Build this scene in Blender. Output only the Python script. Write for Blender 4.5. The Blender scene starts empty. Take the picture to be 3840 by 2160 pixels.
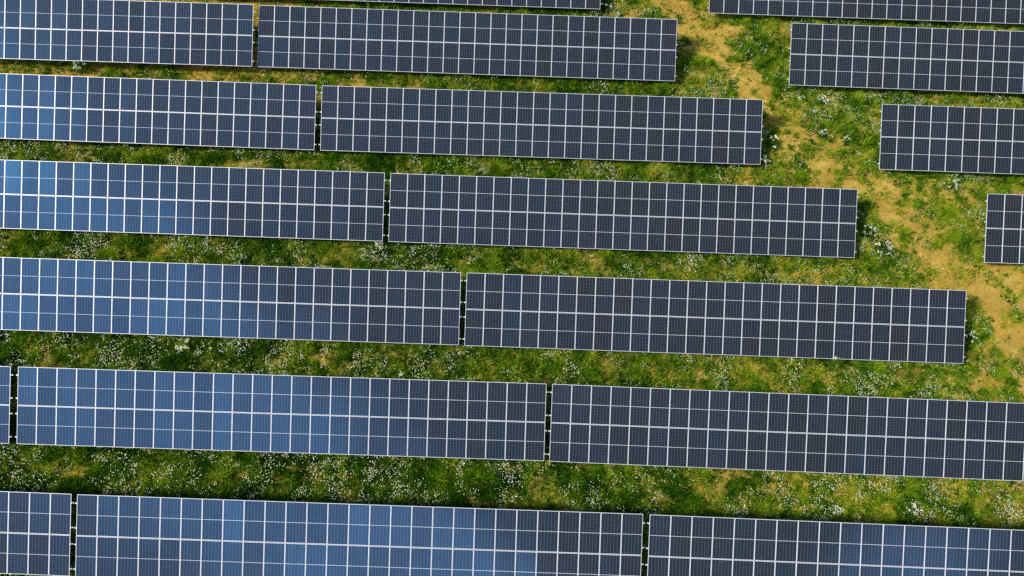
import bpy, math, random
import numpy as np
from mathutils import Matrix, Vector
R = math.radians
scene = bpy.context.scene
col = scene.collection
rng = np.random.default_rng(7)
random.seed(7)

# ------------------------------------------------------------------ camera
cam_d = bpy.data.cameras.new('camera'); cam = bpy.data.objects.new('camera', cam_d); col.objects.link(cam)
PITCH, ROLL = 0.4160025, -0.0238519
cam_d.sensor_width = 36; cam_d.lens = 36 * 2759.41 / 3840
cam_d.clip_start = 0.1; cam_d.clip_end = 6000
rt, up, fw = Vector((1, 0, 0)), Vector((0, math.cos(PITCH), math.sin(PITCH))), Vector((0, math.sin(PITCH), -math.cos(PITCH)))
cr_, sr_ = math.cos(ROLL), math.sin(ROLL)
r2, u2 = rt * cr_ - up * sr_, rt * sr_ + up * cr_
cam.matrix_world = Matrix(((r2.x, u2.x, -fw.x, 0), (r2.y, u2.y, -fw.y, 0), (r2.z, u2.z, -fw.z, 44.656), (0, 0, 0, 1)))
scene.camera = cam

# ------------------------------------------------------------------ sky and sun
SUN = Vector((-0.96, -0.26, 1.0)).normalized()
world = bpy.data.worlds.new('World'); scene.world = world; world.use_nodes = True
nt = world.node_tree; N = nt.nodes; Lk = nt.links
for n in list(N): N.remove(n)
out = N.new('ShaderNodeOutputWorld'); bg = N.new('ShaderNodeBackground'); sky = N.new('ShaderNodeTexSky')
sky.sky_type = 'NISHITA'; sky.sun_disc = False
sky.sun_elevation = math.asin(SUN.z); sky.sun_rotation = math.atan2(SUN.x, SUN.y) % (2 * math.pi)
bg.inputs['Strength'].default_value = 0.10
def wm(op, a, b=None, c=None):
    m = N.new('ShaderNodeMath'); m.operation = op
    for i, v in enumerate((a, b, c)):
        if v is None: continue
        if isinstance(v, (int, float)): m.inputs[i].default_value = v
        else: Lk.new(v, m.inputs[i])
    return m.outputs[0]
tc = N.new('ShaderNodeTexCoord'); sp = N.new('ShaderNodeSeparateXYZ'); Lk.new(tc.outputs['Generated'], sp.inputs[0])
zc = wm('MAXIMUM', sp.outputs[2], 0.08)
u_ = wm('DIVIDE', sp.outputs[0], zc); v_ = wm('DIVIDE', sp.outputs[1], zc)
cmb = N.new('ShaderNodeCombineXYZ'); Lk.new(u_, cmb.inputs[0]); Lk.new(v_, cmb.inputs[1])
noi = N.new('ShaderNodeTexNoise'); noi.inputs['Scale'].default_value = 5.0; noi.inputs['Detail'].default_value = 5; Lk.new(cmb.outputs[0], noi.inputs['Vector'])
nz = wm('MULTIPLY', wm('SUBTRACT', noi.outputs['Fac'], 0.5), 0.26)
s_ = wm('ADD', wm('SUBTRACT', wm('ADD', wm('MULTIPLY', u_, -0.792), wm('MULTIPLY', v_, -0.61)), 0.61), nz)
def sstep(x, a, b):
    m = N.new('ShaderNodeMapRange'); m.interpolation_type = 'SMOOTHSTEP'
    Lk.new(x, m.inputs['Value']); m.inputs['From Min'].default_value = a; m.inputs['From Max'].default_value = b
    return m.outputs[0]
# bright thin cloud round the sun, and a smaller one low in the south-east
m1 = wm('MULTIPLY', sstep(s_, -0.05, 0.11), wm('SUBTRACT', 1.0, sstep(s_, 0.35, 0.8)))
du, dv = wm('SUBTRACT', u_, 0.73), wm('SUBTRACT', v_, -1.06)
d2 = wm('SQRT', wm('ADD', wm('MULTIPLY', du, du), wm('MULTIPLY', dv, dv)))
m2 = wm('SUBTRACT', 1.0, sstep(wm('ADD', d2, nz), 0.05, 0.20))
msk = wm('MULTIPLY', wm('MAXIMUM', m1, wm('MULTIPLY', m2, 0.75)), sstep(sp.outputs[2], 0.1, 0.3))
mix = N.new('ShaderNodeMixRGB'); Lk.new(msk, mix.inputs[0]); Lk.new(sky.outputs[0], mix.inputs[1]); mix.inputs[2].default_value = (10.2, 13.2, 15.2, 1)
Lk.new(mix.outputs[0], bg.inputs['Color']); Lk.new(bg.outputs[0], out.inputs['Surface'])

sun_d = bpy.data.lights.new('sun', 'SUN'); sun_d.energy = 3.6; sun_d.angle = R(8); sun_d.color = (1.0, 0.93, 0.80)
sun = bpy.data.objects.new('sun', sun_d); col.objects.link(sun); sun.rotation_euler = SUN.to_track_quat('Z', 'Y').to_euler(); sun.location = (-40, -10, 60)
scene.view_settings.view_transform = 'Standard'; scene.view_settings.look = 'None'
scene.view_settings.exposure = 0.36; scene.view_settings.gamma = 1.0
scene.render.engine = 'CYCLES'; scene.cycles.max_bounces = 5; scene.cycles.use_denoising = False

# ------------------------------------------------------------------ material helpers
class NB:
    def __init__(s, name):
        s.m = bpy.data.materials.new(name); s.m.use_nodes = True; s.t = s.m.node_tree
        for n in list(s.t.nodes): s.t.nodes.remove(n)
        s.out = s.t.nodes.new('ShaderNodeOutputMaterial')
    def n(s, typ, **kw):
        x = s.t.nodes.new(typ)
        for k, v in kw.items(): setattr(x, k, v)
        return x
    def l(s, a, b): s.t.links.new(a, b)
    def math(s, op, a, b=None, c=None, clamp=False):
        m = s.n('ShaderNodeMath', operation=op, use_clamp=clamp)
        for i, v in enumerate((a, b, c)):
            if v is None: continue
            if isinstance(v, (int, float)): m.inputs[i].default_value = v
            else: s.l(v, m.inputs[i])
        return m.outputs[0]
    def mix(s, f, a, b, blend='MIX'):
        m = s.n('ShaderNodeMixRGB', blend_type=blend)
        for i, v in enumerate((f, a, b)):
            if isinstance(v, (int, float)): m.inputs[i].default_value = v if i == 0 else (v, v, v, 1)
            elif isinstance(v, tuple): m.inputs[i].default_value = v + (1,) if len(v) == 3 else v
            else: s.l(v, m.inputs[i])
        return m.outputs[0]
    def ramp(s, f, stops):
        r = s.n('ShaderNodeValToRGB'); cr = r.color_ramp
        while len(cr.elements) < len(stops): cr.elements.new(0.5)
        for e, (p, c) in zip(cr.elements, stops): e.position = p; e.color = c + (1,)
        s.l(f, r.inputs[0]); return r.outputs[0]
    def noise(s, vec, scale, detail=4, rough=0.55):
        x = s.n('ShaderNodeTexNoise'); x.inputs['Scale'].default_value = scale; x.inputs['Detail'].default_value = detail
        x.inputs['Roughness'].default_value = rough; s.l(vec, x.inputs['Vector']); return x.outputs['Fac']

def mat_cells():
    b = NB('solar_cells')
    tc = b.n('ShaderNodeTexCoord'); sp = b.n('ShaderNodeSeparateXYZ'); b.l(tc.outputs['Object'], sp.inputs[0])
    x, y = sp.outputs[0], b.math('ABSOLUTE', sp.outputs[1])
    cw = CW
    fx = b.math('FRACT', b.math('DIVIDE', b.math('ADD', x, 3 * cw), cw))
    ex = b.math('MULTIPLY', b.math('SUBTRACT', 0.5, b.math('ABSOLUTE', b.math('SUBTRACT', fx, 0.5))), cw)
    fy = b.math('FRACT', b.math('DIVIDE', b.math('SUBTRACT', y, 0.016), CH))
    ey = b.math('MULTIPLY', b.math('SUBTRACT', 0.5, b.math('ABSOLUTE', b.math('SUBTRACT', fy, 0.5))), CH)
    lx = b.math('LESS_THAN', ex, 0.0042); ly = b.math('LESS_THAN', ey, 0.0022)
    inx = b.math('LESS_THAN', b.math('ABSOLUTE', x), 3 * cw - 0.004)
    line = b.math('MAXIMUM', b.math('MULTIPLY', lx, inx), b.math('MULTIPLY', ly, inx))
    mid = b.math('LESS_THAN', y, 0.0085)
    oi = b.n('ShaderNodeObjectInfo'); rnd = oi.outputs['Random']
    r2 = b.math('FRACT', b.math('MULTIPLY', rnd, 37.17))
    # slight batch differences from cell to cell
    cx = b.math('FLOOR', b.math('DIVIDE', b.math('ADD', x, 3 * cw), cw)); cy = b.math('FLOOR', b.math('DIVIDE', sp.outputs[1], CH))
    cb = b.n('ShaderNodeCombineXYZ'); b.l(cx, cb.inputs[0]); b.l(cy, cb.inputs[1]); b.l(b.math('MULTIPLY', rnd, 99.0), cb.inputs[2])
    wn = b.n('ShaderNodeTexWhiteNoise'); b.l(cb.outputs[0], wn.inputs['Vector'])
    base = b.mix(rnd, (0.0090, 0.0080, 0.0060), (0.0045, 0.0095, 0.0062))
    base = b.mix(b.math('MULTIPLY', wn.outputs[0], 0.35), base, (0.010, 0.011, 0.015))
    # faint dust film
    geo = b.n('ShaderNodeNewGeometry'); dn = b.noise(geo.outputs['Position'], 0.9, 5)
    base = b.mix(b.math('MULTIPLY', dn, 0.035), base, (0.35, 0.33, 0.30))
    c = b.mix(b.math('MULTIPLY', line, 0.62), base, (0.25, 0.27, 0.25))
    c = b.mix(mid, c, (0.66, 0.67, 0.71))
    dif = b.n('ShaderNodeBsdfDiffuse'); b.l(c, dif.inputs['Color'])
    # blue anti-reflective cell surface
    g1 = b.n('ShaderNodeBsdfGlossy'); g1.inputs['Roughness'].default_value = 0.10
    gc = b.mix(r2, (0.003, 0.034, 0.094), (0.009, 0.046, 0.106)); k = b.math('MULTIPLY_ADD', r2, 0.4, 0.8)
    gc = b.mix(1.0, gc, k, 'MULTIPLY'); cb2 = b.n('ShaderNodeCombineXYZ'); b.l(cx, cb2.inputs[0]); b.l(b.math('MULTIPLY', rnd, 57.0), cb2.inputs[1])
    wn2 = b.n('ShaderNodeTexWhiteNoise'); b.l(cb2.outputs[0], wn2.inputs['Vector'])
    gc = b.mix(b.math('MULTIPLY', wn2.outputs[0], 0.32), gc, (0.012, 0.02, 0.06))
    b.l(gc, g1.inputs['Color'])
    ad = b.n('ShaderNodeAddShader'); b.l(dif.outputs[0], ad.inputs[0]); b.l(g1.outputs[0], ad.inputs[1])
    g2 = b.n('ShaderNodeBsdfGlossy'); g2.inputs['Roughness'].default_value = 0.06; g2.inputs['Color'].default_value = (1, 1, 1, 1)
    fr = b.n('ShaderNodeFresnel'); fr.inputs['IOR'].default_value = 1.2
    mx = b.n('ShaderNodeMixShader'); b.l(fr.outputs[0], mx.inputs[0]); b.l(ad.outputs[0], mx.inputs[1]); b.l(g2.outputs[0], mx.inputs[2])
    b.l(mx.outputs[0], b.out.inputs['Surface']); return b.m

def mat_metal(name, c, rough, metallic):
    b = NB(name); p = b.n('ShaderNodeBsdfPrincipled'); geo = b.n('ShaderNodeNewGeometry')
    n1 = b.noise(geo.outputs['Position'], 3.0, 4)
    b.l(b.mix(n1, tuple(v * 0.88 for v in c), c), p.inputs['Base Color'])
    p.inputs['Roughness'].default_value = rough; p.inputs['Metallic'].default_value = metallic
    b.l(p.outputs[0], b.out.inputs['Surface']); return b.m

def mat_ground():
    b = NB('sandy_soil'); geo = b.n('ShaderNodeNewGeometry'); P = geo.outputs['Position']
    n1 = b.noise(P, 0.55, 6); n2 = b.noise(P, 5.0, 5, 0.7); n3 = b.noise(P, 26.0, 3, 0.7)
    soil = b.ramp(n1, [(0.3, (0.36, 0.185, 0.034)), (0.5, (0.55, 0.325, 0.056)), (0.7, (0.69, 0.45, 0.095))])
    soil = b.mix(b.math('MULTIPLY', b.math('SUBTRACT', n2, 0.35, clamp=True), 1.3), soil, (0.58, 0.40, 0.13))
    soil = b.mix(b.math('MULTIPLY', b.math('SUBTRACT', n3, 0.5, clamp=True), 2.4), soil, (0.24, 0.15, 0.03))
    at = b.n('ShaderNodeAttribute', attribute_name='cover')
    n4 = b.noise(P, 3.2, 6, 0.75); n5 = b.noise(P, 14.0, 4, 0.7); n6 = b.noise(P, 1.7, 7, 0.8)
    f = b.math('ADD', at.outputs['Fac'], b.math('MULTIPLY', b.math('SUBTRACT', n4, 0.5), 2.2))
    f = b.math('MULTIPLY', b.math('SUBTRACT', f, 0.12, clamp=True), 1.5, clamp=True)
    f = b.math('MAXIMUM', f, b.math('MULTIPLY', b.math('SUBTRACT', n6, 0.40, clamp=True), 2.2, clamp=True))
    green = b.ramp(n5, [(0.3, (0.022, 0.050, 0.006)), (0.5, (0.085, 0.125, 0.010)), (0.7, (0.27, 0.25, 0.035))])
    c = b.mix(b.math('MULTIPLY', f, 0.82), soil, green)
    p = b.n('ShaderNodeBsdfPrincipled'); b.l(c, p.inputs['Base Color']); p.inputs['Roughness'].default_value = 0.95
    p.inputs['Specular IOR Level'].default_value = 0.1
    bp = b.n('ShaderNodeBump'); bp.inputs['Strength'].default_value = 0.8; bp.inputs['Distance'].default_value = 0.06
    b.l(b.math('ADD', n2, n3), bp.inputs['Height']); b.l(bp.outputs[0], p.inputs['Normal'])
    b.l(p.outputs[0], b.out.inputs['Surface']); return b.m

def mat_leaf(name, stops, trans=0.35):
    b = NB(name); at = b.n('ShaderNodeAttribute', attribute_name='tone')
    c = b.ramp(at.outputs['Fac'], stops)
    d = b.n('ShaderNodeBsdfDiffuse'); t = b.n('ShaderNodeBsdfTranslucent'); b.l(c, d.inputs[0])
    b.l(b.mix(1.0, c, (1.1, 1.15, 0.6), 'MULTIPLY'), t.inputs[0])
    m = b.n('ShaderNodeMixShader'); m.inputs[0].default_value = trans
    b.l(d.outputs[0], m.inputs[1]); b.l(t.outputs[0], m.inputs[2]); b.l(m.outputs[0], b.out.inputs['Surface']); return b.m

MW, MH, GAP = 1.144, 2.278, 0.012      # module width, length, gap between columns
PW = MW + GAP; LIP = 0.0225; RGAP = 0.022; NC = 27
LEN = NC * MW + (NC - 1) * GAP; SLOPE = 2 * MH + RGAP
CW = (MW / 2 - LIP - 0.006) / 3; CH = (MH / 2 - LIP - 0.006 - 0.016) / 12
M = dict(cells=mat_cells(), frame=mat_metal('anodised_frame', (0.78, 0.78, 0.83), 0.45, 0.15),
         steel=mat_metal('galvanised_steel', (0.62, 0.64, 0.65), 0.5, 0.3), ground=mat_ground(),
         grass=mat_leaf('grass_blades', [(0.0, (0.016, 0.058, 0.006)), (0.3, (0.055, 0.165, 0.007)), (0.6, (0.21, 0.36, 0.010)), (0.85, (0.40, 0.43, 0.030)), (1.0, (0.60, 0.44, 0.085))]),
         leaf=mat_leaf('broad_leaves', [(0.0, (0.010, 0.040, 0.006)), (0.5, (0.048, 0.135, 0.008)), (0.85, (0.16, 0.27, 0.022)), (1.0, (0.34, 0.36, 0.06))]),
         petal=mat_leaf('petals', [(0.0, (0.55, 0.58, 0.24)), (0.5, (0.86, 0.86, 0.62)), (1.0, (0.93, 0.92, 0.76))], 0.15))

# ------------------------------------------------------------------ object helpers
def tag(o, label=None, cat=None, group=None, kind=None):
    for k, v in (('label', label), ('category', cat), ('group', group), ('kind', kind)):
        if v: o[k] = v
    return o
def link(name, me, parent=None, mw=None):
    o = bpy.data.objects.new(name, me); col.objects.link(o)
    if parent: o.parent = parent
    if mw is not None: o.matrix_local = mw
    return o
def mesh_np(name, V, faces_flat, loop_tot, mat, attr=None):
    me = bpy.data.meshes.new(name); nf = len(loop_tot)
    me.vertices.add(len(V)); me.vertices.foreach_set('co', np.asarray(V, np.float32).ravel())
    me.loops.add(len(faces_flat)); me.loops.foreach_set('vertex_index', np.asarray(faces_flat, np.int32))
    me.polygons.add(nf); st = np.concatenate([[0], np.cumsum(loop_tot)[:-1]]).astype(np.int32)
    me.polygons.foreach_set('loop_start', st); me.polygons.foreach_set('loop_total', np.asarray(loop_tot, np.int32))
    me.update(calc_edges=True)
    for k, a in (attr or {}).items():
        at = me.attributes.new(k, 'FLOAT', 'POINT'); at.data.foreach_set('value', np.asarray(a, np.float32))
    me.materials.append(mat); return me
def boxes(name, bl, mat):
    V = []; F = []
    for (x0, x1, y0, y1, z0, z1) in bl:
        k = len(V)
        V += [(x0, y0, z0), (x1, y0, z0), (x1, y1, z0), (x0, y1, z0), (x0, y0, z1), (x1, y0, z1), (x1, y1, z1), (x0, y1, z1)]
        F += [(k, k + 3, k + 2, k + 1), (k + 4, k + 5, k + 6, k + 7), (k, k + 1, k + 5, k + 4), (k + 1, k + 2, k + 6, k + 5), (k + 2, k + 3, k + 7, k + 6), (k + 3, k, k + 4, k + 7)]
    me = bpy.data.meshes.new(name); me.from_pydata(V, [], F); me.materials.append(mat); return me

# value noise
_h = rng.random((256, 256))
def vnoise(x, y):
    xi = np.floor(x).astype(int); yi = np.floor(y).astype(int); fx = x - xi; fy = y - yi
    fx = fx * fx * (3 - 2 * fx); fy = fy * fy * (3 - 2 * fy)
    a = _h[xi & 255, yi & 255]; b = _h[(xi + 1) & 255, yi & 255]; c = _h[xi & 255, (yi + 1) & 255]; d = _h[(xi + 1) & 255, (yi + 1) & 255]
    return (a * (1 - fx) + b * fx) * (1 - fy) + (c * (1 - fx) + d * fx) * fy
def fbm(x, y, s, o=3):
    r = 0; a = 0.5; t = 0
    for i in range(o): r = r + a * vnoise(x * s * 2 ** i + 17.3 * i, y * s * 2 ** i + 5.1 * i); t += a; a *= 0.55
    return r / t

# ------------------------------------------------------------------ the arrays: low left corner, lean and turn of each
TAB = [('A1', -24.820, 43.841, 0.804, -0.01285, 0.43633, -0.00017), ('A2', 14.873, 43.257, 0.856, -0.01366, 0.43633, -0.00064),
       ('B0', -50.915, 37.054, 1.087, -0.01066, 0.43677, 0.00063), ('B1', -19.422, 36.965, 0.807, -0.01280, 0.43667, -0.00067), ('B2', 20.234, 36.371, 0.905, -0.01548, 0.43672, -0.00101),
       ('C0', -45.431, 30.136, 0.878, -0.01487, 0.43660, -0.00191), ('C1', -13.839, 29.744, 0.703, -0.01065, 0.43653, 0.00037), ('C2', 25.666, 29.160, 0.861, -0.01384, 0.43662, 0.00079),
       ('D0', -39.921, 22.895, 0.860, -0.01163, 0.43634, -0.00020), ('D1', -8.353, 22.594, 0.710, -0.01218, 0.43627, -0.00034), ('D2', 31.397, 22.034, 0.836, -0.01278, 0.43626, 0.0),
       ('E0', -34.474, 15.701, 0.750, -0.01042, 0.43612, -0.00026), ('E1', -2.902, 15.298, 0.913, -0.01355, 0.43590, 0.00122),
       ('F0', -29.070, 8.516, 0.838, -0.00797, 0.43570, -0.00230), ('F1', 2.438, 8.220, 0.913, -0.01791, 0.43608, 0.00158), ('F9', -60.717, 8.936, 0.854, -0.01357, 0.43588, 0.00004),
       ('G0', -23.744, 1.312, 0.781, -0.01044, 0.43630, 0.00017), ('G1', 7.759, 0.940, 1.043, -0.01738, 0.43638, 0.00144), ('G9', -55.315, 1.770, 0.750, -0.01387, 0.43627, -0.00087)]
LAB = {
 'A1': 'topmost solar table left of the sandy track, only its low edge in view',
 'A2': 'topmost solar table right of the sandy track, cut off by the top of the picture',
 'B0': 'upper left solar table cut by the left edge, below bare brown soil',
 'B1': 'whole solar table nearest the top, directly left of the upper sandy track',
 'B2': 'solar table right of the sandy track with tall grass tufts at its low left corner',
 'C0': 'solar table on the left just below the big white flowering bush',
 'C1': 'whole dark solar table, second from the top, with a pale bush at its right end',
 'C2': 'solar table right of the track with eight columns of panels showing',
 'D0': 'left solar table with the blue sky glare on its leftmost third, third row down',
 'D1': 'whole dark solar table in the third row, white flowering bushes beside its right end',
 'D2': 'solar table at the right edge of which only two columns of panels show',
 'E0': 'bright blue left solar table in the third row from the bottom',
 'E1': 'longest whole dark solar table, its right end beside the lower sandy track',
 'F0': 'whole solar table, blue over two thirds, second row from the bottom',
 'F1': 'dark solar table second from the bottom, running out of the right side of the picture',
 'F9': 'narrow sliver of a blue solar table at the left edge, second row from the bottom',
 'G0': 'blue solar table in the bottom row between the two dark gaps',
 'G1': 'bottom right solar table, dark with a few bluer panels, cut by the picture corner',
 'G9': 'bottom left corner solar table, blue, only its last columns showing'}

glass_me = boxes('solar_module', [(-MW / 2 + LIP, MW / 2 - LIP, -MH / 2 + LIP, MH / 2 - LIP, -0.030, -0.0025)], M['cells'])
frame_me = boxes('frame', [(-MW / 2, MW / 2, -MH / 2, -MH / 2 + LIP, -0.035, 0), (-MW / 2, MW / 2, MH / 2 - LIP, MH / 2, -0.035, 0),
                           (-MW / 2, -MW / 2 + LIP, -MH / 2 + LIP, MH / 2 - LIP, -0.035, 0), (MW / 2 - LIP, MW / 2, -MH / 2 + LIP, MH / 2 - LIP, -0.035, 0)], M['frame'])
PUR = [0.41, 1.79, 2.71, 4.08]
def purlin_me():
    e = 0.13; L = LEN
    bl = [(-e, L + e, -0.030, 0.030, -0.041, -0.037), (-e, L + e, -0.030, -0.026, -0.110, -0.041), (-e, L + e, 0.026, 0.030, -0.110, -0.041)]
    for s in (-1, 1):      # end clamps on the rail, gripping the outer module
        x = -0.004 if s < 0 else L + 0.004
        a, b = (x - 0.035, x) if s < 0 else (x, x + 0.035)
        bl.append((a, b, -0.045, 0.045, -0.037, 0.002))
    for i in range(1, NC):   # mid clamps between the modules
        x = i * PW - GAP / 2
        bl.append((x - GAP / 2 + 0.0015, x + GAP / 2 - 0.0015, -0.03, 0.03, -0.037, 0.004))
    return boxes('purlin', bl, M['steel'])
pur_me = purlin_me()
NP_ = 8
raf_me = boxes('rafter', [(-0.03, 0.03, 0.15, SLOPE - 0.15, -0.215, -0.114)], M['steel'])
CT, ST = math.cos(0.4363), math.sin(0.4363)
def post_me(h): return boxes('post', [(-0.045, 0.045, -0.03, -0.024, -0.3, h), (-0.045, 0.045, 0.024, 0.03, -0.3, h), (-0.003, 0.003, -0.024, 0.024, -0.3, h)], M['steel'])
first = True
for key, X, Y, Z, yaw, tilt, rx in TAB:
    root = link('solar_array', None); root.empty_display_size = 0.5
    root.matrix_world = Matrix.Translation((X, Y, 0)) @ Matrix.Rotation(yaw, 4, 'Z')
    tag(root, LAB[key], 'solar array', 'solar tables set out in rows')
    # table plane in the root's frame
    PL = Matrix.Translation((0, 0, Z)) @ Matrix.Rotation(-rx, 4, 'Y') @ Matrix.Rotation(tilt, 4, 'X')
    for j in range(2):
        for i in range(NC):
            jit = Matrix.Rotation(R(random.gauss(0, 0.22)), 4, 'X') @ Matrix.Rotation(R(random.gauss(0, 0.22)), 4, 'Y')
            m = PL @ Matrix.Translation((i * PW + MW / 2, MH / 2 + j * (MH + RGAP), 0)) @ jit
            g = link('solar_module', glass_me, root, m)
            link('frame', frame_me, g)
    for t in PUR: link('purlin', pur_me, root, PL @ Matrix.Translation((0, t, 0)))
    for k in range(NP_):
        x = LEN * (k + 0.5) / NP_ - MW * 0.25
        link('rafter', raf_me, root, PL @ Matrix.Translation((x, 0, 0)))
        for t in (0.95, 3.65):
            h = Z + t * ST - 0.24
            if k == 0: pm = post_me(h); 
            if k == 0 and t == 0.95: pm0 = pm
            if k == 0 and t == 3.65: pm1 = pm
            link('post', pm0 if t == 0.95 else pm1, root, Matrix.Translation((x, t * CT + 0.09, 0)))

# ------------------------------------------------------------------ where things grow
PATH = np.array([(9.5, 52), (11.2, 47.5), (12.99, 43.53), (14.69, 41.14), (16.51, 38.57), (18.35, 36.85), (20.06, 34.44), (21.7, 32.11), (23.32, 30.09), (24.6, 28.56), (26.17, 26.86), (28.04, 25.0), (30.13, 22.0), (31.94, 19.13), (32.9, 15.8), (34.3, 12.5), (37, 5)])
def dpath(x, y):
    d = np.full(x.shape, 1e9)
    for a, b in zip(PATH[:-1], PATH[1:]):
        ab = b - a; t = np.clip(((x - a[0]) * ab[0] + (y - a[1]) * ab[1]) / (ab @ ab), 0, 1)
        d = np.minimum(d, np.hypot(x - a[0] - t * ab[0], y - a[1] - t * ab[1]))
    return d
def under(x, y, m=0.0):
    u = np.zeros(x.shape, bool)
    for key, X, Y, Z, yaw, tilt, rx in TAB:
        dx, dy = x - X, y - Y
        lx = dx * math.cos(yaw) + dy * math.sin(yaw); ly = -dx * math.sin(yaw) + dy * math.cos(yaw)
        u |= (lx > -m) & (lx < LEN + m) & (ly > -m) & (ly < 4.15 + m)
    return u
def lanepos(x, y):      # height within the row rhythm, 0 at a table's low edge, 4.15 at its high edge, 7.1 at the next one
    yy = y + 0.0125 * x
    rows = np.array([-6.0, 1.03, 8.26, 15.26, 22.49, 29.57, 36.72, 43.5, 50.3, 57.3])
    i = np.clip(np.searchsorted(rows, yy) - 1, 0, len(rows) - 2)
    return (yy - rows[i])
def corridor(x, y):     # open ground round the track
    return np.exp(-(dpath(x, y) / 5.0) ** 2)
def lush(x, y):         # thick growth at the sheltered left ends of the tables on the right
    l = 0
    for X, Y in ((20.2, 36.4), (25.7, 29.2), (31.4, 22.0)): l = l + np.exp(-((x - X + 0.7) / 1.3) ** 2) * np.exp(-(np.maximum(np.abs(y - Y - 1.2) - 1.6, 0) / 0.9) ** 2)
    return l
def cover(x, y):        # how green the ground is, 0 to 1
    n = fbm(x, y, 0.5, 4); n2 = fbm(x + 40, y + 9, 1.9, 3); lp = lanepos(x, y); dp = dpath(x, y)
    g = 1.02 + (1.3 + 0.9 * corridor(x, y)) * (n - 0.5) + (0.9 + 0.9 * corridor(x, y)) * (n2 - 0.5) + 0.6 * lush(x, y)
    mid = np.exp(-((lp - 6.05) / 0.45) ** 2)                     # trodden middle of each lane
    g = g - 1.2 * mid * np.clip(fbm(x, y + 77, 0.5, 3) - 0.42, 0, 0.5) * (1 - 0.5 * np.clip((12 - y) / 10, 0, 1))
    g = g - 0.42 * np.exp(-(dp / 1.8) ** 2) - 0.33 * corridor(x, y)
    g = g - 0.34 * np.clip((y - 33) / 5, 0, 1) * np.clip((-8 - x) / 12, 0, 1)      # drier top left
    g = g - 0.30 * np.clip((y - 25) / 10, 0, 1) * np.clip((-x + 2) / 25, 0, 1)
    return np.clip(g, 0, 1)
def gz(x, y): return 0.10 * (fbm(x, y, 0.12, 2) - 0.5) + 0.05 * (fbm(x, y, 1.3, 2) - 0.5)

# ground: one sheet, fine in the middle, stretching to the horizon
fx_ = np.arange(-48, 48.01, 0.2); fy_ = np.arange(-4, 54.01, 0.2)
ex_ = np.geomspace(1, 3000, 26)
gx = np.concatenate([-48 - ex_[::-1], fx_, 48 + ex_]); gy = np.concatenate([-4 - ex_[::-1], fy_, 54 + ex_])
GX, GY = np.meshgrid(gx, gy); V = np.stack([GX.ravel(), GY.ravel(), gz(GX.ravel(), GY.ravel())], 1)
nx, ny = len(gx), len(gy); ii = (np.arange(ny - 1)[:, None] * nx + np.arange(nx - 1)[None]).ravel()
F = np.stack([ii, ii + 1, ii + nx + 1, ii + nx], 1).ravel()
gme = mesh_np('ground', V, F, np.full(len(ii), 4), M['ground'], {'cover': cover(GX.ravel(), GY.ravel())})
gme.polygons.foreach_set('use_smooth', np.ones(len(ii), bool))
tag(link('ground', gme), kind='structure')

# ------------------------------------------------------------------ plants
def blades(cx, cy, cz, n, length, width, lean, tone, spread, wind=None):
    """grass blades: n per tuft, five vertices each"""
    k = np.repeat(np.arange(len(cx)), n); m = len(k)
    a = rng.random(m) * 2 * np.pi
    dx, dy = np.cos(a), np.sin(a); r = spread[k] * np.sqrt(rng.random(m))
    b = rng.random(m) * 2 * np.pi
    x0, y0 = cx[k] + r * np.cos(b), cy[k] + r * np.sin(b); z0 = cz[k]
    L = length[k] * (0.55 + 0.6 * rng.random(m)); l = lean[k] * (0.5 + rng.random(m))
    if wind is not None: dx = dx + wind[k, 0]; dy = dy + wind[k, 1]; q = np.hypot(dx, dy) + 1e-6; dx /= q; dy /= q
    w = width * (0.7 + 0.6 * rng.random(m)); px, py = -dy * w / 2, dx * w / 2
    h1 = L * 0.55 * np.cos(l * 0.6); o1 = L * 0.55 * np.sin(l * 0.6)
    h2 = h1 + L * 0.45 * np.cos(np.minimum(l * 1.6, 1.7)); o2 = o1 + L * 0.45 * np.sin(np.minimum(l * 1.6, 1.7))
    V = np.empty((m, 5, 3))
    V[:, 0] = np.stack([x0 - px * .7, y0 - py * .7, z0], 1); V[:, 1] = np.stack([x0 + px * .7, y0 + py * .7, z0], 1)
    V[:, 2] = np.stack([x0 + dx * o1 + px, y0 + dy * o1 + py, z0 + h1], 1); V[:, 3] = np.stack([x0 + dx * o1 - px, y0 + dy * o1 - py, z0 + h1], 1)
    V[:, 4] = np.stack([x0 + dx * o2, y0 + dy * o2, z0 + h2], 1)
    i5 = np.arange(m)[:, None] * 5
    F = np.concatenate([i5 + [0, 1, 2, 3], i5 + [3, 2, 4]], 1).ravel(); lt = np.tile([4, 3], m)
    T = np.repeat(np.clip(tone[k] + 0.12 * rng.standard_normal(m), 0, 1), 5)
    return V.reshape(-1, 3), F, lt, T
def flakes(x, y, z, size, tone, tilt=0.9, asp=0.55):
    """small leaves or flower heads: one bent four-sided leaf each"""
    m = len(x); a = rng.random(m) * 2 * np.pi; t = tilt * (rng.random(m) - 0.35); s = size * (0.65 + 0.7 * rng.random(m))
    ux, uy, uz = np.cos(a) * np.cos(t), np.sin(a) * np.cos(t), np.sin(t); vx, vy = -np.sin(a), np.cos(a)
    V = np.empty((m, 4, 3)); c = np.stack([x, y, z], 1); U = np.stack([ux, uy, uz], 1) * s[:, None]; W = np.stack([vx, vy, 0.35 * (rng.random(m) - .5)], 1) * (s * asp)[:, None]
    V[:, 0] = c - U * .5; V[:, 1] = c + W * .5; V[:, 2] = c + U * .5 - np.array([0, 0, .1]) * s[:, None]; V[:, 3] = c - W * .5
    i4 = np.arange(m)[:, None] * 4
    return V.reshape(-1, 3), (i4 + [0, 1, 2, 3]).ravel(), np.full(m, 4), np.repeat(np.clip(tone, 0, 1), 4)
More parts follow.
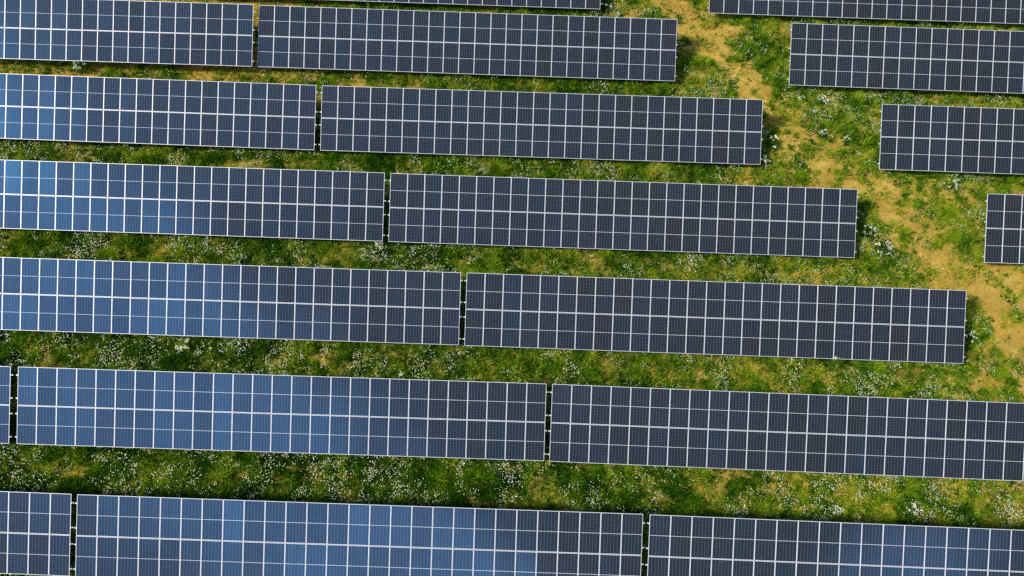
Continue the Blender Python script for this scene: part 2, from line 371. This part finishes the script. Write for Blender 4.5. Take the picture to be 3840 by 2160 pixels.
def merge(parts):
    o = 0; Vs, Fs, Ls, Ts = [], [], [], []
    for v, f, l, t in parts: Vs.append(v); Fs.append(f + o); Ls.append(l); Ts.append(t); o += len(v)
    return np.concatenate(Vs), np.concatenate(Fs), np.concatenate(Ls), np.concatenate(Ts)
X0, X1, Y0, Y1 = -44, 43, -1.5, 49
def scatter(n):
    x = X0 + (X1 - X0) * rng.random(n); y = Y0 + (Y1 - Y0) * rng.random(n)
    keep = np.abs(x) < 31.5 + (y - 0) * 0.30
    return x[keep], y[keep]

# grass
x, y = scatter(360000)
un = under(x, y, -0.55); g = cover(x, y); cl = fbm(x + 3, y + 60, 1.1, 3)
p = np.where(un, 0.16, np.clip(g * 1.25 - 0.12, 0.34, 1) * np.clip(0.45 + 2.2 * (cl - 0.40), 0.22, 1))
k = rng.random(len(x)) < p; x, y, g, cl, un = x[k], y[k], g[k], cl[k], un[k]
big = np.clip((fbm(x + 90, y, 1.0, 3) - 0.38) * 3.2, 0.15, 1.2); dry = fbm(x, y + 31, 0.6, 3)
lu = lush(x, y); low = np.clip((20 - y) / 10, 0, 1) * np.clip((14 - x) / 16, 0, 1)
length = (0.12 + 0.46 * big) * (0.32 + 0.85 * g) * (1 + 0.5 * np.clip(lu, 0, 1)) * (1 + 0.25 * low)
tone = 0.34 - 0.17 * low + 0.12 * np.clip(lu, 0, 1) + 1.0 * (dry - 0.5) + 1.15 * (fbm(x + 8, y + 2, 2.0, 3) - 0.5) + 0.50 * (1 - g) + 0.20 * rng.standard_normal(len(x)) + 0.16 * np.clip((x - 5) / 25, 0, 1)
wind = np.stack([0.5 + 0 * x, 0.35 + 0 * x], 1) * np.clip((x + 5) / 25, 0.1, 1.3)[:, None]
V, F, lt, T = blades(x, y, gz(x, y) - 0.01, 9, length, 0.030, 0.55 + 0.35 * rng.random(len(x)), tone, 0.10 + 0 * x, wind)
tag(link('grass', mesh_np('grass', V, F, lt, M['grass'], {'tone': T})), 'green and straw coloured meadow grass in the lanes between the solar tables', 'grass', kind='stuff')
NG = len(x)
# low broad leaved weeds
x, y = scatter(520000)
un = under(x, y, -0.5); g = cover(x, y); cl = fbm(x + 13, y + 160, 0.9, 4)
p = np.where(un, 0.12, np.clip(g * 1.4 - 0.25, 0.015, 1) * np.clip(0.2 + 3.0 * (cl - 0.4), 0.12, 1))
k = rng.random(len(x)) < p; x, y, g, cl = x[k], y[k], g[k], cl[k]
z = gz(x, y) + 0.02 + 0.26 * rng.random(len(x)) * g * np.clip(cl * 2 - 0.3, 0.2, 1)
ton = 0.38 + 1.5 * (fbm(x, y, 1.8, 3) - 0.5) + 0.16 * rng.standard_normal(len(x))
low = flakes(x, y, z, 0.095, ton, 1.3)
# taller weed clumps with their own tone, small ones on the track
cx, cy = scatter(52000)
un = under(cx, cy, -0.5); g = cover(cx, cy); cl = fbm(cx + 33, cy + 10, 1.3, 3)
p = np.where(un, 0.05, np.clip(g * 1.3 - 0.1, 0.16, 1) * np.clip(0.15 + 3.0 * (cl - 0.42), 0.08, 0.75))
k = rng.random(len(cx)) < p; cx, cy, g = cx[k], cy[k], g[k]; nc = len(cx)
cr = (0.07 + 0.20 * rng.random(nc) ** 1.5) * (0.45 + 0.7 * g); chh = cr * (1.0 + 0.9 * rng.random(nc)) + 0.05
ct = 0.45 + 0.24 * rng.standard_normal(nc) + 0.10 * np.clip(cx / 30, -0.6, 1)
q = 24; kk = np.repeat(np.arange(nc), q); a = rng.random(nc * q) * 2 * np.pi; rr = np.sqrt(rng.random(nc * q)) * (0.75 + 0.4 * np.sin(3 * a + kk))
xx, yy = cx[kk] + cr[kk] * rr * np.cos(a), cy[kk] + cr[kk] * rr * np.sin(a)
zz = gz(xx, yy) + chh[kk] * np.sqrt(np.clip(1 - 0.8 * rr ** 2, 0.05, 1)) * (0.35 + 0.65 * rng.random(nc * q))
hi = flakes(xx, yy, zz, 0.082, ct[kk] + 0.10 * rng.standard_normal(nc * q), 1.4, 0.45)
V, F, lt, T = merge([low, hi])
tag(link('weeds', mesh_np('weeds', V, F, lt, M['leaf'], {'tone': T})), 'low broad leaved weeds growing among the meadow grass', 'weeds', kind='stuff')
NW = len(x)
# wild flowers: loose heads of small white flowers
x, y = scatter(120000)
un = under(x, y, -0.35); g = cover(x, y)
fd = fbm(x + 200, y + 50, 0.75, 4)
left = np.clip((6 - x) / 30, 0, 1) * np.clip((26 - y) / 10, 0, 1)
den = np.clip((fd - 0.43 + 0.10 * left + 0.05 * np.clip((20 - y) / 15, 0, 1)) * 3.0, 0, 1) * np.clip(g * 1.6 - 0.2, 0.0, 1)
den = den * (1 - 0.7 * np.clip((y - 30) / 6, 0, 1) * (x < 5)) * (1 - 0.85 * np.exp(-(dpath(x, y) / 1.5) ** 2))
den = np.where(un, 0.08, den * 0.78)
k = rng.random(len(x)) < den; cx, cy = x[k], y[k]
nf = rng.integers(1, 7, len(cx)); kk = np.repeat(np.arange(len(cx)), nf); m = len(kk)
fx = cx[kk] + 0.12 * rng.standard_normal(m); fy = cy[kk] + 0.12 * rng.standard_normal(m)
hz = (0.20 + 0.32 * rng.random(len(cx)))[kk] + 0.04 * rng.standard_normal(m)
tn = np.repeat(0.35 + 0.65 * rng.random(len(cx)), nf) + 0.12 * rng.standard_normal(m)
fz = gz(fx, fy) + np.maximum(hz, 0.06)
h = flakes(fx, fy, fz, 0.050, tn, 0.5, 0.95)
st = blades(cx, cy, gz(cx, cy), 2, np.full(len(cx), 0.33), 0.008, np.full(len(cx), 0.2), np.full(len(cx), 0.05), np.full(len(cx), 0.05))
V, F, lt, T = merge([h, st])
me = mesh_np('wildflowers', V, F, lt, M['petal'], {'tone': T}); me.materials.append(M['leaf'])
me.polygons.foreach_set('material_index', np.concatenate([np.zeros(len(h[2]), np.int32), np.ones(len(st[2]), np.int32)]))
tag(link('wildflowers', me), 'scattered heads of small white wildflowers over the green lanes', 'flowers', kind='stuff')
print('tufts', NG, 'weeds', NW, 'flowers', m)

# separate bushes and clumps one can point at
def bush(name, x, y, r, h, tone, flw, label, cat='flowering bush', ftone=0.7, mat='leaf', group='flowering bushes in the meadow', nleaf=420):
    flw = int(flw * 0.8)
    root = link(name, None); root.location = (x, y, float(gz(np.array([x]), np.array([y]))[0])); root.empty_display_size = 0.2
    tag(root, label, cat, group)
    if mat == 'grass':
        n = 46; a = rng.random(n) * 2 * np.pi; q = r * 0.55 * np.sqrt(rng.random(n))
        V, F, lt, T = blades(q * np.cos(a), q * np.sin(a), np.zeros(n), 9, np.full(n, h), 0.024, np.full(n, 0.62), np.full(n, tone), np.full(n, 0.07), np.tile([[0.5, 0.35]], (n, 1)))
        link('foliage', mesh_np('foliage', V, F, lt, M['grass'], {'tone': T}), root)
    else:
        n = nleaf; a = rng.random(n) * 2 * np.pi; q = np.sqrt(rng.random(n)); lob = 0.75 + 0.35 * np.sin(a * 3 + rng.random() * 6) * rng.random() + 0.15 * np.sin(a * 7)
        xx, yy = r * q * lob * np.cos(a), r * q * lob * np.sin(a); zz = h * (0.15 + 0.85 * rng.random(n)) * np.sqrt(np.clip(1 - 0.85 * q ** 2, 0, 1))
        parts = [flakes(xx, yy, zz, 0.10, tone + 0.15 * rng.standard_normal(n), 1.4)]
        nb = 34; a2 = rng.random(nb) * 2 * np.pi; q2 = r * 0.5 * np.sqrt(rng.random(nb))
        parts.append(blades(q2 * np.cos(a2) * .4, q2 * np.sin(a2) * .4, np.zeros(nb), 4, np.full(nb, h), 0.014, np.full(nb, 0.6), np.full(nb, tone), np.full(nb, r * 0.3)))
        V, F, lt, T = merge(parts); link('foliage', mesh_np('foliage', V, F, lt, M['leaf'], {'tone': T}), root)
    if flw:
        nc = max(3, flw // 7); a = rng.random(nc) * 2 * np.pi; q = r * 0.8 * np.sqrt(rng.random(nc)); kk = rng.integers(0, nc, flw)
        xx = (q * np.cos(a))[kk] + 0.06 * rng.standard_normal(flw); yy = (q * np.sin(a))[kk] + 0.06 * rng.standard_normal(flw)
        zz = h * 1.05 * np.sqrt(np.clip(1 - 0.6 * (q[kk] / r) ** 2, 0.1, 1)) + 0.02 * rng.standard_normal(flw)
        V, F, lt, T = flakes(xx, yy, zz, 0.055, ftone + 0.2 * rng.standard_normal(flw), 0.5, 0.95)
        tag(link('flower_heads', mesh_np('flower_heads', V, F, lt, M['petal'], {'tone': T}), root), kind='stuff')
    return root
BU = [
 (22.83, 35.54, .50, .5, .55, 130, 'dense white flowering bush below the low left corner of the upper right table'),
 (21.41, 35.65, .42, .4, .5, 50, 'looser white flowering bush between two grass tufts below the upper right table'),
 (24.13, 32.23, .40, .35, .5, 50, 'white flowering clump on the open ground halfway between the track and the right tables'),
 (22.45, 32.6, .42, .45, .25, 55, 'dark leaved bush dotted with white flowers beside the track'),
 (18.6, 31.53, .68, .7, .35, 85, 'grey green bush touching the right end of the second whole table'),
 (17.93, 30.16, .50, .6, .3, 60, 'white dotted bush at the low right corner of the second whole table'),
 (24.36, 24.38, .62, .7, .2, 100, 'dark bush with many white flowers at the right end of the third row table'),
 (25.09, 23.17, .75, .65, .35, 120, 'spreading pale flowering bush near the low right corner of the third row table'),
 (31.03, 28.63, .85, .45, .5, 150, 'wide cream flowering patch below the table at the right, above the two column table'),
 (29.61, 16.91, .55, .6, .25, 75, 'white dotted bush against the right end of the longest whole table'),
 (-32.78, 36.95, .80, 1.0, .45, 170, 'large white flowering bush in the top left lane between two tables'),
 (-20.77, 15.1, .55, .55, .85, 120, 'cream coloured flowering bush in the lane under the blue middle left table'),
 (-9.23, 22.41, .60, .5, .5, 120, 'white flowering bush just below the gap of the third row'),
 (6.98, 44.48, .75, .7, .2, 80, 'dark bush with white flowers at the right end of the topmost left table'),
 (23.79, 6.02, .50, .5, .4, 110, 'white flowering bush in the lowest lane, right of centre'),
 (19.28, 5.85, .42, .5, .8, 70, 'yellowish flowering bush in the lowest lane, left of the white one'),
 (-6.7, 13.47, .45, .5, .5, 40, 'pale grey green bush behind the high edge of the lower blue table'),
 (31.99, 43.4, .70, .4, .6, 110, 'pale flowering patch in the narrow top right lane'),
]
for x, y, r, h, tn, fl, lab in BU: bush('flowering_bush', x, y, r, h, tn, fl, lab)
bush('green_plant', 19.85, 32.71, .27, .3, .75, 0, 'small round bright green plant alone on the sandy track', 'plant', group=None, nleaf=260)
bush('dry_plant', 21.34, 33.99, .34, .3, 1.0, 22, 'dried greyish plant on the bare ground beside the track', 'plant', ftone=0.2, group=None)
bush('dry_plant', 10.26, 43.77, .42, .4, 1.0, 30, 'rounded straw coloured dry plant near the top of the track', 'plant', ftone=0.1, group=None)
bush('dry_plant', 7.82, 43.42, .36, .35, .95, 45, 'pale whitish dry plant just above the high edge of the top whole table', 'plant', ftone=0.4, group=None)
GT = [(21.4, 36.9, .6, .62, .62, 'bright grass tuft at the low left corner of the upper right table'),
      (25.6, 36.0, .6, .6, .66, 'yellow green grass tuft below the fourth panel column of the upper right table'),
      (30.3, 26.2, .8, .6, .66, 'big tuft of leaning grass left of the two column table'),
      (30.1, 24.2, .7, .55, .66, 'tuft of leaning grass nearest the track, left of the two column table'),
      (18.7, 28.7, .5, .55, .5, 'upright grass tuft below the right end of the second whole table'),
      (20.2, 28.9, .55, .6, .55, 'grass tuft standing between the second whole table and the track'),
      (33.9, 16.2, .55, .5, .6, 'grass tuft on the sand at the right edge, low end of the track'),
      (30.9, 14.6, .8, .5, .62, 'wide tuft of combed grass off the low right corner of the longest whole table')]
for x, y, r, h, tn, lab in GT: bush('grass_tuft', x, y, r, h, tn, 0, lab, 'grass tuft', mat='grass', group='separate tall grass tufts')
bush('tall_weed', 20.35, 14.93, .22, 1.15, .7, 30, 'tall pale weed poking over the low edge of the longest whole table', 'weed', group=None, nleaf=150)

# taller stalks that reach up past the low edges of the tables
ex, ey = [], []
for key, X, Y, Z, yaw, tilt, rx in TAB:
    n = 16; u = rng.random(n) * LEN; v = -0.02 - 0.16 * rng.random(n)
    ex.append(X + u * math.cos(yaw) - v * math.sin(yaw)); ey.append(Y + u * math.sin(yaw) + v * math.cos(yaw))
ex, ey = np.concatenate(ex), np.concatenate(ey); n = len(ex)
hh = 0.55 + 0.5 * rng.random(n) ** 2
st = blades(ex, ey, gz(ex, ey), 9, hh, 0.024, 0.28 + 0.2 * rng.random(n), 0.45 + 0.2 * rng.standard_normal(n), np.full(n, 0.07))
tag(link('stalks', mesh_np('stalks', *st[:3], M['grass'], {'tone': st[3]})), 'taller grass stalks crowding the low edges of the tables', 'grass', kind='stuff')
